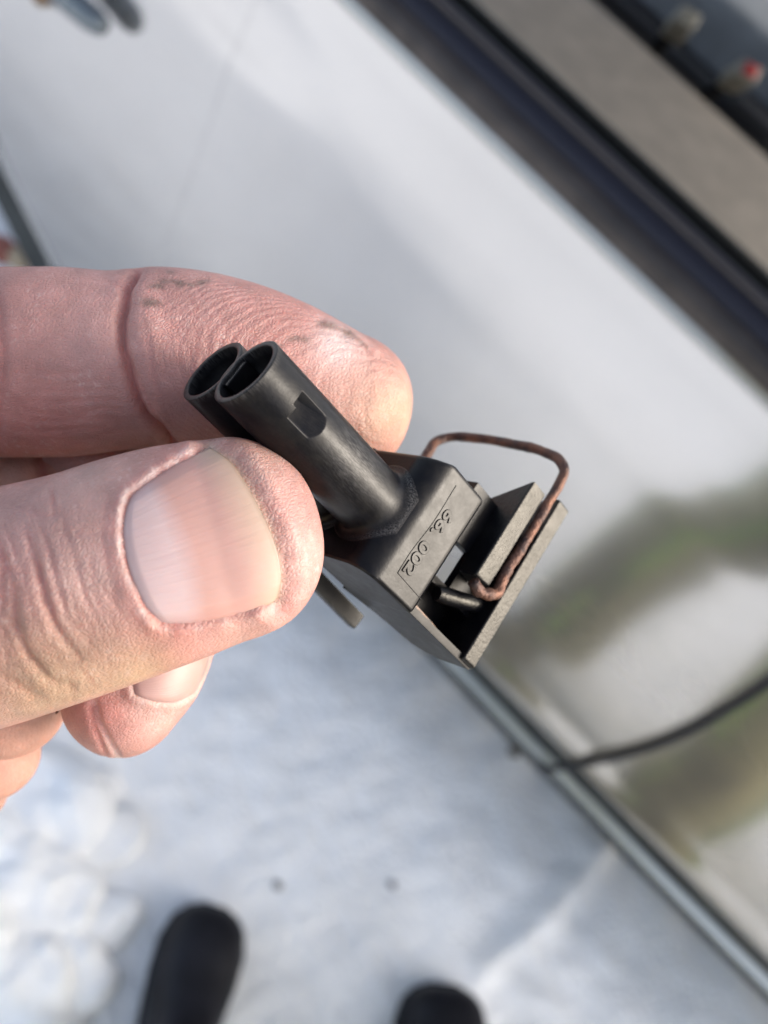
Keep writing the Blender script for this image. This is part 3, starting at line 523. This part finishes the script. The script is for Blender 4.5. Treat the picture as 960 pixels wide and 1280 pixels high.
# --- middle finger behind, curled finger below, and the two fingers at the left edge
mid = Loft([(-360, 640, 120, 116, 9, 9), (-150, 640, 110, 112, 9, 9), (0, 632, 95, 111, 8.5, 9), (120, 626, 90, 111, 8.5, 8.5), (200, 622, 86, 111, 8, 8)], 85, ns=120, m=90)
S = Skin(mid, (.60, .27, .19)); S.groove([(50, 540), (52, 600), (60, 660)], .6, 8, DRED, .6); S.blob(12, 598, 22, (.62, .42, .36), .5); S.done()  # the pale blob paints a glossy highlight into the skin tone
curl = Loft([(120, 560, 66, 110, 8, 8), (190, 650, 66, 106, 7.5, 8), (211, 735, 62, 103, 7.5, 8), (203, 795, 66, 101, 7.5, 8), (183, 838, 70, 99.5, 7.5, 8), (155, 870, 73, 98.5, 7.2, 8)], 74, ns=160, m=160, capx=2.1)
S = Skin(curl, (.50, .25, .21)); S.groove([(118, 880), (124, 905), (140, 935), (152, 955)], .45, 4.5, (.80, .62, .56), .5); S.groove([(112, 885), (118, 912), (132, 944)], .3, 4, RED, .4); S.blob(95, 900, 40, RED, .65); S.blob(145, 890, 30, (.62, .22, .18), .5); S.blob(190, 880, 40, PALE, .4); S.blob(250, 850, 40, (.66, .33, .29), .4)
curl_bvh_V = curl.V.copy()
lens = [(167, 869), (194, 878), (219, 879), (244, 867), (259, 839), (264, 812), (250, 790), (205, 800), (160, 835)]
i2 = inside(S.x, S.y, lens); d2 = seg_dist(S.x, S.y, lens, True); S.d += np.where(i2, -.5*np.clip(d2/5, 0, 1), .25*G(d2-5, 6)); S.tint_w(.6*G(d2, 3), (.74, .5, .44)); S.done()
ring = Loft([(-360, 800, 110, 112, 8, 9), (-150, 850, 90, 108, 8, 8), (-50, 872, 72, 106, 7.5, 8), (5, 880, 66, 105, 7, 7.5)], 72, ns=90, m=90); Skin(ring, (.46, .24, .18)).done()
pinky = Loft([(-360, 900, 110, 112, 8, 9), (-150, 935, 84, 110, 8, 8), (-60, 948, 62, 109, 7, 7.5), (-18, 944, 58, 108, 6.5, 7)], 60, ns=90, m=90); Skin(pinky, (.46, .24, .18)).done()
low = Loft([(-360, 960, 90, 114, 8, 9), (-120, 985, 66, 112, 7.5, 8), (-50, 992, 46, 111, 6.5, 7)], 50, ns=70, m=70); Skin(low, (.46, .24, .18)).done()
palm = Loft([(-1150, 700, 330, 104, 20, 22), (-900, 690, 350, 104, 22, 24), (-700, 680, 400, 106, 22, 24), (-500, 680, 410, 108, 18, 20), (-340, 680, 360, 110, 14, 14)], 150, ns=90, m=90); Skin(palm, BASE).done()
def press(V):
    """flesh gives way where it bears on the two tubes"""
    sh = V.shape; L = c2l(V.reshape(-1, 3))
    for q0 in (0, -TD):
        d = np.hypot(L[:, 1], L[:, 2]-q0); m_ = (d < TR+.03) & (L[:, 0] > -.3) & (L[:, 0] < 26)
        k = (TR+.03)/np.maximum(d, .3); L[m_, 1] *= k[m_]; L[m_, 2] = q0 + (L[m_, 2]-q0)*k[m_]
    return l2c(L).reshape(sh)
VS, FS, CS, k = [], [], [], 0
for Lf in (thumb, index, mid, curl, ring, pinky, low, palm):
    V = press(Lf.V); VS.append(V.reshape(-1, 3)); FS.append(Lf.faces() + k); CS.append(Lf.c.reshape(-1, 4)); k += Lf.n*Lf.m
VS, FS, CS = np.concatenate(VS), np.concatenate(FS), np.concatenate(CS)
def fix_normals(o):
    bm = bmesh.new(); bm.from_mesh(o.data); bmesh.ops.recalc_face_normals(bm, faces=bm.faces[:]); bm.to_mesh(o.data); bm.free()
def colour(o, name, C):
    a = o.data.color_attributes.new(name, 'FLOAT_COLOR', 'POINT'); a.data.foreach_set('color', np.asarray(C, np.float32).ravel())
CS[:, :3] *= .71
hand = obj('hand', c2w(VS), FS, M_skin, person, label='bare left hand pinching the connector between thumb and forefinger'); colour(hand, 'tone', CS); fix_normals(hand)
def nail(name, Vsurf, faces, edges, nu, nv, colf, lift, thick):
    """edges: base (v 0..1), free (v 0..1), side0, side1 (u 0..1) as pixel polylines; a curved plate laid on the finger"""
    bvh = BVHTree.FromPolygons(Vsurf.reshape(-1, 3).tolist(), faces.tolist())
    def samp(p, n): p = np.c_[np.array(p, float), np.zeros(len(p))]; return spline3(p, n)[:, :2]
    b, f, s0, s1 = samp(edges[0], nv), samp(edges[1], nv), samp(edges[2], nu), samp(edges[3], nu)
    u = np.linspace(0, 1, nu)[:, None, None]; v = np.linspace(0, 1, nv)[None, :, None]
    P = (1-u)*b[None] + u*f[None] + (1-v)*s0[:, None] + v*s1[:, None] - ((1-u)*(1-v)*b[0] + (1-u)*v*b[-1] + u*(1-v)*f[0] + u*v*f[-1])
    top = np.zeros((nu, nv, 3)); Cc = np.zeros((nu, nv, 4)); Rr = np.ones((nu, nv, 4))
    for i in range(nu):
        for j in range(nv):
            d = cpx(P[i, j, 0], P[i, j, 1], 1.); h = bvh.ray_cast(Vector((0, 0, 0)), Vector(d).normalized())
            z = h[0].z if h[0] else 90.
            top[i, j] = (P[i, j, 0], P[i, j, 1], z)
    for _ in range(6):
        z = top[..., 2]; zz = z.copy(); zz[1:-1, 1:-1] = (z[:-2, 1:-1]+z[2:, 1:-1]+z[1:-1, :-2]+z[1:-1, 2:])/4; top[..., 2] = zz
    uu, vv = np.linspace(0, 1, nu)[:, None], np.linspace(0, 1, nv)[None]
    e = np.minimum(1, np.minimum(vv, 1-vv)/.10)*np.minimum(1, uu/.08 + .0)
    z = top[..., 2] + .28 - (lift + .28)*np.sqrt(np.clip(e, 0, 1)) - .12*np.sin(np.pi*uu)
    V = np.stack([(top[..., 0]-480)/FPX*z, (640-top[..., 1])/FPX*z, z], -1); Vb = V + (0, 0, thick)
    for i in range(nu):
        for j in range(nv): Cc[i, j] = (*colf(i/(nu-1), j/(nv-1)), 1)
    Rr[..., 0] = vv; Rr[..., 1] = uu
    rim = [i*nv for i in range(nu)] + [(nu-1)*nv+j for j in range(1, nv)] + [i*nv+nv-1 for i in range(nu-2, -1, -1)] + [j for j in range(nv-2, 0, -1)]
    n0 = nu*nv; F = grid_faces(nu, nv).tolist() + (grid_faces(nu, nv)[:, ::-1]+n0).tolist() + [[a, b_, b_+n0, a+n0] for a, b_ in zip(rim, rim[1:]+rim[:1])]
    o = obj(name, c2w(np.concatenate([V.reshape(-1, 3), Vb.reshape(-1, 3)])), F, M_nail, hand); fix_normals(o)
    Cc[..., :3] *= .74; colour(o, 'tone', np.r_[Cc.reshape(-1, 4), Cc.reshape(-1, 4)]); colour(o, 'ridge', np.r_[Rr.reshape(-1, 4), Rr.reshape(-1, 4)]); return o
def mixc(a, b, t): t = min(1, max(0, t)); return tuple(x*(1-t)+y*t for x, y in zip(a, b))
def thumb_col(u, v):
    lun = .42 - .5*(v-.52)**2; c = mixc((.60, .43, .41), (.55, .315, .265), (u-lun+.08)/.16); c = mixc(c, (.50, .24, .21), .5*(1-min(1, min(v, 1-v)/.10)))
    c = mixc(c, (.54, .40, .29), (u-.72)/.25*.8); return mixc(c, (.24, .17, .12), (u-.98)/.02)
nail('thumb_nail', S_thumb_V, thumb.faces(), [base_n, free_e[::-1], top_n, lat_e], 70, 80, thumb_col, .22, .4)
nail('finger_nail', curl_bvh_V, curl.faces(), [[(160, 835), (167, 869)], [(250, 790), (264, 812)], [(160, 835), (205, 800), (250, 790)], [(167, 869), (194, 878), (219, 879), (244, 867), (259, 839), (264, 812)]], 40, 30, lambda u, v: mixc((.45, .27, .24), (.5, .32, .27), u), .2, .35)

# ------------------------------------------------------------------ connector
con = empty('electrical_connector', l2w(np.array([[20., 0, -3.4]]))[0], 'black plastic two-tube electrical connector with rusty wire clip held between thumb and forefinger', 'connector')
def part(name, V, F, m=None, parent=None, smooth=True, autos=True, label=None):
    o = obj(name, l2w(np.asarray(V, float)), F, m or M_pl, parent or con, smooth=smooth, label=label); fix_normals(o)
    if autos:
        o.data.polygons.foreach_set('use_smooth', [True]*len(o.data.polygons)); md = o.modifiers.new('wn', 'WEIGHTED_NORMAL'); md.keep_sharp = True
        bm = bmesh.new(); bm.from_mesh(o.data)
        for e_ in bm.edges: e_.smooth = e_.calc_face_angle(0) < .6
        bm.to_mesh(o.data); bm.free()
    return o
# tubes: outer wall, rounded lip, inner wall
nt_ = [lpx(*p, 2, 3.6) for p in ((362, 520), (378, 498), (408, 520), (388, 550))]
for qi, q0 in enumerate((0., -TD)):
    m_ = 220; ph = np.arange(m_)*2*np.pi/m_; ss = np.r_[np.linspace(0, 19.6, 200)]
    ri = 3.25; prof_ = [(16., 2.1), (9., 2.15), (3.6, 2.2), (3.0, 2.6), (2.4, ri-.15), (1.2, ri)] + [(.25+.0, ri+.04)] + [(.0+.12*(1-math.sin(a)), ri+.35-.33*math.cos(a)) for a in np.linspace(.3, math.pi-.3, 7)]
    rows = [np.full(m_, r) for _, r in prof_]; srow = [s_ for s_, _ in prof_]
    for s_ in ss[2:]:
        r = np.full(m_, TR - .04*(1-min(1, s_/8)))
        if qi == 0:
            tt = TR*np.cos(ph); q_ = TR*np.sin(ph)
            s1 = 4.7; inz = (q_ > 0) & (tt > -1.25) & (tt < 1.45) & (s_ > s1 + np.where(tt < .3, -.55, 0)) & (s_ < 8.2)
            fl = (2.55 + (TR-2.55)*np.clip((s_-4.6)/3.7, 0, 1)**1.3)/np.maximum(.3, np.sin(ph)); r = np.where(inz, np.minimum(r, fl), r)
        rows.append(r); srow.append(s_)
    rows, srow = np.array(rows), np.array(srow)
    rows *= 1 + .0016*noise2(np.broadcast_to(srow[:, None], rows.shape), np.broadcast_to(ph[None]*3, rows.shape), 5+qi, 3, 1.4)
    sk = [(TR+.06, -.55), (TR+.2, -.28), (TR+.42, -.13), (TR+.65, -.06), (TR+.9, -.035), (TR+1.15, -.02), (TR+1.3, .12)]
    face = lambda q_: np.where(q_ < 1.9, 20.5, 23.6 - np.sqrt(np.maximum(.01, 9.61 - np.clip(q_-1.9, 0, 3.05)**2)))
    V = np.stack([np.broadcast_to(srow[:, None], rows.shape), rows*np.cos(ph), q0 + rows*np.sin(ph)], -1)
    kr = np.array([k_[0] for k_ in sk])[:, None]*np.ones(m_); kr = np.minimum(kr, np.where(np.sin(ph) > .2, (4.35 + .3*np.linspace(0, 1, len(sk))[:, None] - q0)/np.maximum(.2, np.sin(ph)), 99)); Vk = np.stack([0*kr, kr*np.cos(ph), q0 + kr*np.sin(ph)], -1); Vk[..., 0] = face(Vk[..., 2]) + np.array([k_[1] for k_ in sk])[:, None]
    V = np.concatenate([V, Vk]); rows = np.concatenate([rows, kr]); srow = np.r_[srow, np.linspace(20, 21.5, len(sk))]
    tb = part('tube', V.reshape(-1, 3), grid_faces(len(srow), m_, cv=True).tolist() + [list(range(m_))], autos=False, label=('near tube with a small notch in its wall' if qi == 0 else None))
    SS, PH = np.broadcast_to(srow[:, None], rows.shape), np.broadcast_to(ph[None], rows.shape)
    mk = np.clip(.42*G(SS-13.5, 3.6)*G(PH-1.75, .6) + .3*G(SS-.2, .4) + .6*G(SS-20.9, .3)*np.clip(.45 + .6*np.sin(PH-.2), 0, 1) + .02, 0, 1); colour(tb, 'scuff', np.stack([mk, PH/6.283, np.where(SS > 19.9, .8 + (SS-19.9)*.3, SS/25), mk*0+1], -1).reshape(-1, 4))
# web filling the valley between the two tubes
V, F = bevel_box((.35, -1.6, -TD*.5-1.2), (22, 1.6, -TD*.5+1.2), .2); part('web', V, F)
# housing block: profile in (s, q) swept along t
arc = [(23.6 - 3.1*math.cos(a), 1.9 + 3.1*math.sin(a)) for a in np.linspace(0, math.pi/2, 9)]
hp = [(20.5, -6.2), *arc, (29.35, 5.0), (29.75, 4.6), (30.1, 2.6), (30.1, -6.2)]
V, F = prism(hp, -8.06, 7.45, 1, .55, 3)
V[:, 1] += np.where(V[:, 1] < -6, .38*np.clip(23.5 - V[:, 0], 0, 3), 0)
hous = part('housing', *merge([(V, F), prism([(-7.4, -6.1), (7.3, -6.1), (4.6, -10.2), (2.5, -11.8), (-5.5, -11.8)], 20.6, 30.0, 0, .5, 3)]))
# engraved frame line and raised digits on the lit face
def font_mesh(txt, size, depth):
    c = bpy.data.curves.new('digits', 'FONT'); c.body = txt; c.size = size; c.extrude = depth; c.offset = .035; c.bevel_depth = .05; c.bevel_resolution = 2; c.space_character = 1.05; c.resolution_u = 4
    o = bpy.data.objects.new('digits', c); COL.objects.link(o); bpy.context.view_layer.update(); dg = bpy.context.evaluated_depsgraph_get(); me = bpy.data.meshes.new_from_object(o.evaluated_get(dg))
    V = np.array([v.co[:] for v in me.vertices]); F = [list(p.vertices) for p in me.polygons]; bpy.data.objects.remove(o); bpy.data.curves.remove(c); bpy.data.meshes.remove(me); return V, F
def lettering(txt, p0, p1, hpx):
    a, b = lpx(*p0, 2, 5.0), lpx(*p1, 2, 5.0); V, F = font_mesh(txt, 2.0, .05); w_ = V[:, 0].max()-V[:, 0].min(); h_ = V[:, 1].max()-V[:, 1].min()
    x = (V[:, 0]-V[:, 0].min())/w_; y = (V[:, 1]-V[:, 1].min())/h_ - .5; d = b[:2]-a[:2]; per = np.array([abs(d[1]), -d[0]])/np.linalg.norm(d)
    st = a[None, :2] + x[:, None]*d[None] + y[:, None]*hpx*per[None]; L = np.c_[st, 5.03 + V[:, 2]*1.0]; part('lettering', L, F, parent=hous, autos=False, smooth=False)
lettering('66.', (564, 640), (541, 669), 1.6); lettering('002', (534, 678), (507, 718), 1.6)
def hair(pxs, r=.055):
    p = np.array([lpx(*q, 2, 5.0) for q in pxs]); V, F = tube_mesh(spline3(p, 24) if len(p) > 2 else p, r, 8); part('mould_line', V, F, parent=hous, autos=False)
hair([(570, 607), (540, 655), (512, 692), (497, 716)]); hair([(497, 716), (512, 733), (527, 750)])
# hollow socket shell: open at the far end, window in its upper wall
H = [lpx(*p, 2, 2.4) for p in ((566, 675), (541, 713), (561, 735), (584, 700))]
hs0, hs1 = 31.0, 34.9; ht0, ht1 = -3.5, 1.2
def box(lo, hi, r=.12): return bevel_box(lo, hi, r, 2)
SE, T0, T1 = 40.0, -10.5, 7.2
shell = part('socket_shell', *merge([box((29.9, T0, .7), (SE, ht0, 1.9)), box((29.9, ht1+.8, -2.6), (SE, T1-.7, -1.5)), box((29.9, ht1, -2.6), (SE, ht1+.9, 1.9)), box((29.9, ht0-.05, .72), (hs0, ht1+.05, 1.88), .05), box((hs1, ht0-.05, .72), (SE, ht1+.05, 1.88), .05),
    box((29.9, T0, -10.6), (SE, T0+1.1, 1.25)), box((29.9, T0, -11.6), (SE, 1.0, -10.5))]))
V, F = prism([(28.9, 4.6), (29.6, 4.75), (42.15, 4.35), (42.2, -3.2), (40.6, -4.6), (34, -5.4), (31, -6.4), (28.9, -7.2)], T1-.75, T1+.2, 1, .12, 2); part('side_wall', V, F)
# brown-stained gusset inside the pocket, small post carrying the wire end
V, F = prism([(29.95, -1.4), (29.95, 4.4), (33.5, 3.9), (38.8, 2.4), (39.5, -1.4)], 6.1, 6.55, 1, .12, 2); part('gusset', V, F, mat('stained_plastic', (.03, .02, .014), .45, col2=(.22, .10, .04), vscale=500, bump=.5, bscale=1500, bdist=.0001))
pa, pb = lpx(547, 742, 2, 2.7), lpx(603, 758, 2, 2.7)
V, F = tube_mesh([pa*(1-t_)+pb*t_ + (0, 0, -.2) for t_ in np.linspace(0, 1, 8)], np.r_[.8, np.full(6, 1.0), .85], 28); part('post', V, F, M_plg)
# inner rib with the sloping shoulder, and the long end flange
V, F = prism([(-14.8, 5.0), (-1.2, 5.0), (-1.0, 4.6), (-1.0, 2.2), (-10.8, -.6), (-11.3, -.2)], 34.4, 37.3, 0, .3, 3); part('rib', V, F, M_plg)
V, F = prism([(-16.0, 5.0), (6.96, 5.0), (7.1, 4.6), (7.1, -2.8), (1.2, -2.8), (.8, 1.4), (-11.2, 1.4), (-12.0, .0), (-14.8, 1.0), (-16.1, 4.0)], 39.75, 42.2, 0, .3, 3); part('end_flange', V, F, M_plg)
V, F = prism([(-16.0, -11.6), (1.0, -11.6), (1.0, -9.6), (-16.0, -9.6)], 39.75, 42.2, 0, .3, 3); part('end_flange', V, F, M_plg)
# locking tab on the underside
ta, tb_ = lpx(398, 728, 2, -11.5), lpx(446, 777, 2, -11.5); d_ = tb_-ta; V, F = bevel_box((-3, -1.1, -.7), (np.linalg.norm(d_), 1.1, .7), .3, 2)
ex_ = d_/np.linalg.norm(d_); ez_ = np.array([0, 0, 1.]); ey_ = np.cross(ez_, ex_); part('locking_tab', ta + V @ np.stack([ex_, ey_, ez_]), F)
# rusty wire clip
wp = [lpx(592, 727, 2, 5.6), lpx(598, 738, 2, 5.7), lpx(610, 743, 2, 5.7), lpx(621, 741, 2, 5.6), lpx(626, 730, 2, 5.3), lpx(634, 712, 2, 4.9), lpx(648, 690, 0, 38.5), lpx(665, 662, 0, 38.5), lpx(684, 630, 0, 38.5), lpx(700, 603, 0, 38.5), lpx(705, 588, 0, 38.3), lpx(699, 575, 0, 38.), lpx(680, 565, 0, 37.5), lpx(640, 555, 0, 36.5), lpx(598, 548, 0, 35.), lpx(560, 547, 0, 33.5), lpx(545, 552, 0, 32.6), lpx(535, 566, 0, 32.), lpx(524, 584, 0, 31.5), lpx(512, 606, 0, 31.)]
p = spline3(wp, 160); p += .03*np.stack([noise2(np.arange(160)*1., np.zeros(160), s_, 3, .3) for s_ in (1, 2, 3)], 1)
V, F = tube_mesh(p, .64*(1+.09*noise2(np.arange(160)*1., np.zeros(160), 9, 3, .5) + np.clip(1-np.arange(160)/60, 0, 1)*(.12+.22*noise2(np.arange(160)*1., np.zeros(160), 19, 3, 1.1))), 16, jitter=.012); part('wire_clip', V, F, M_rust, autos=False, label='rusty bent wire clip')
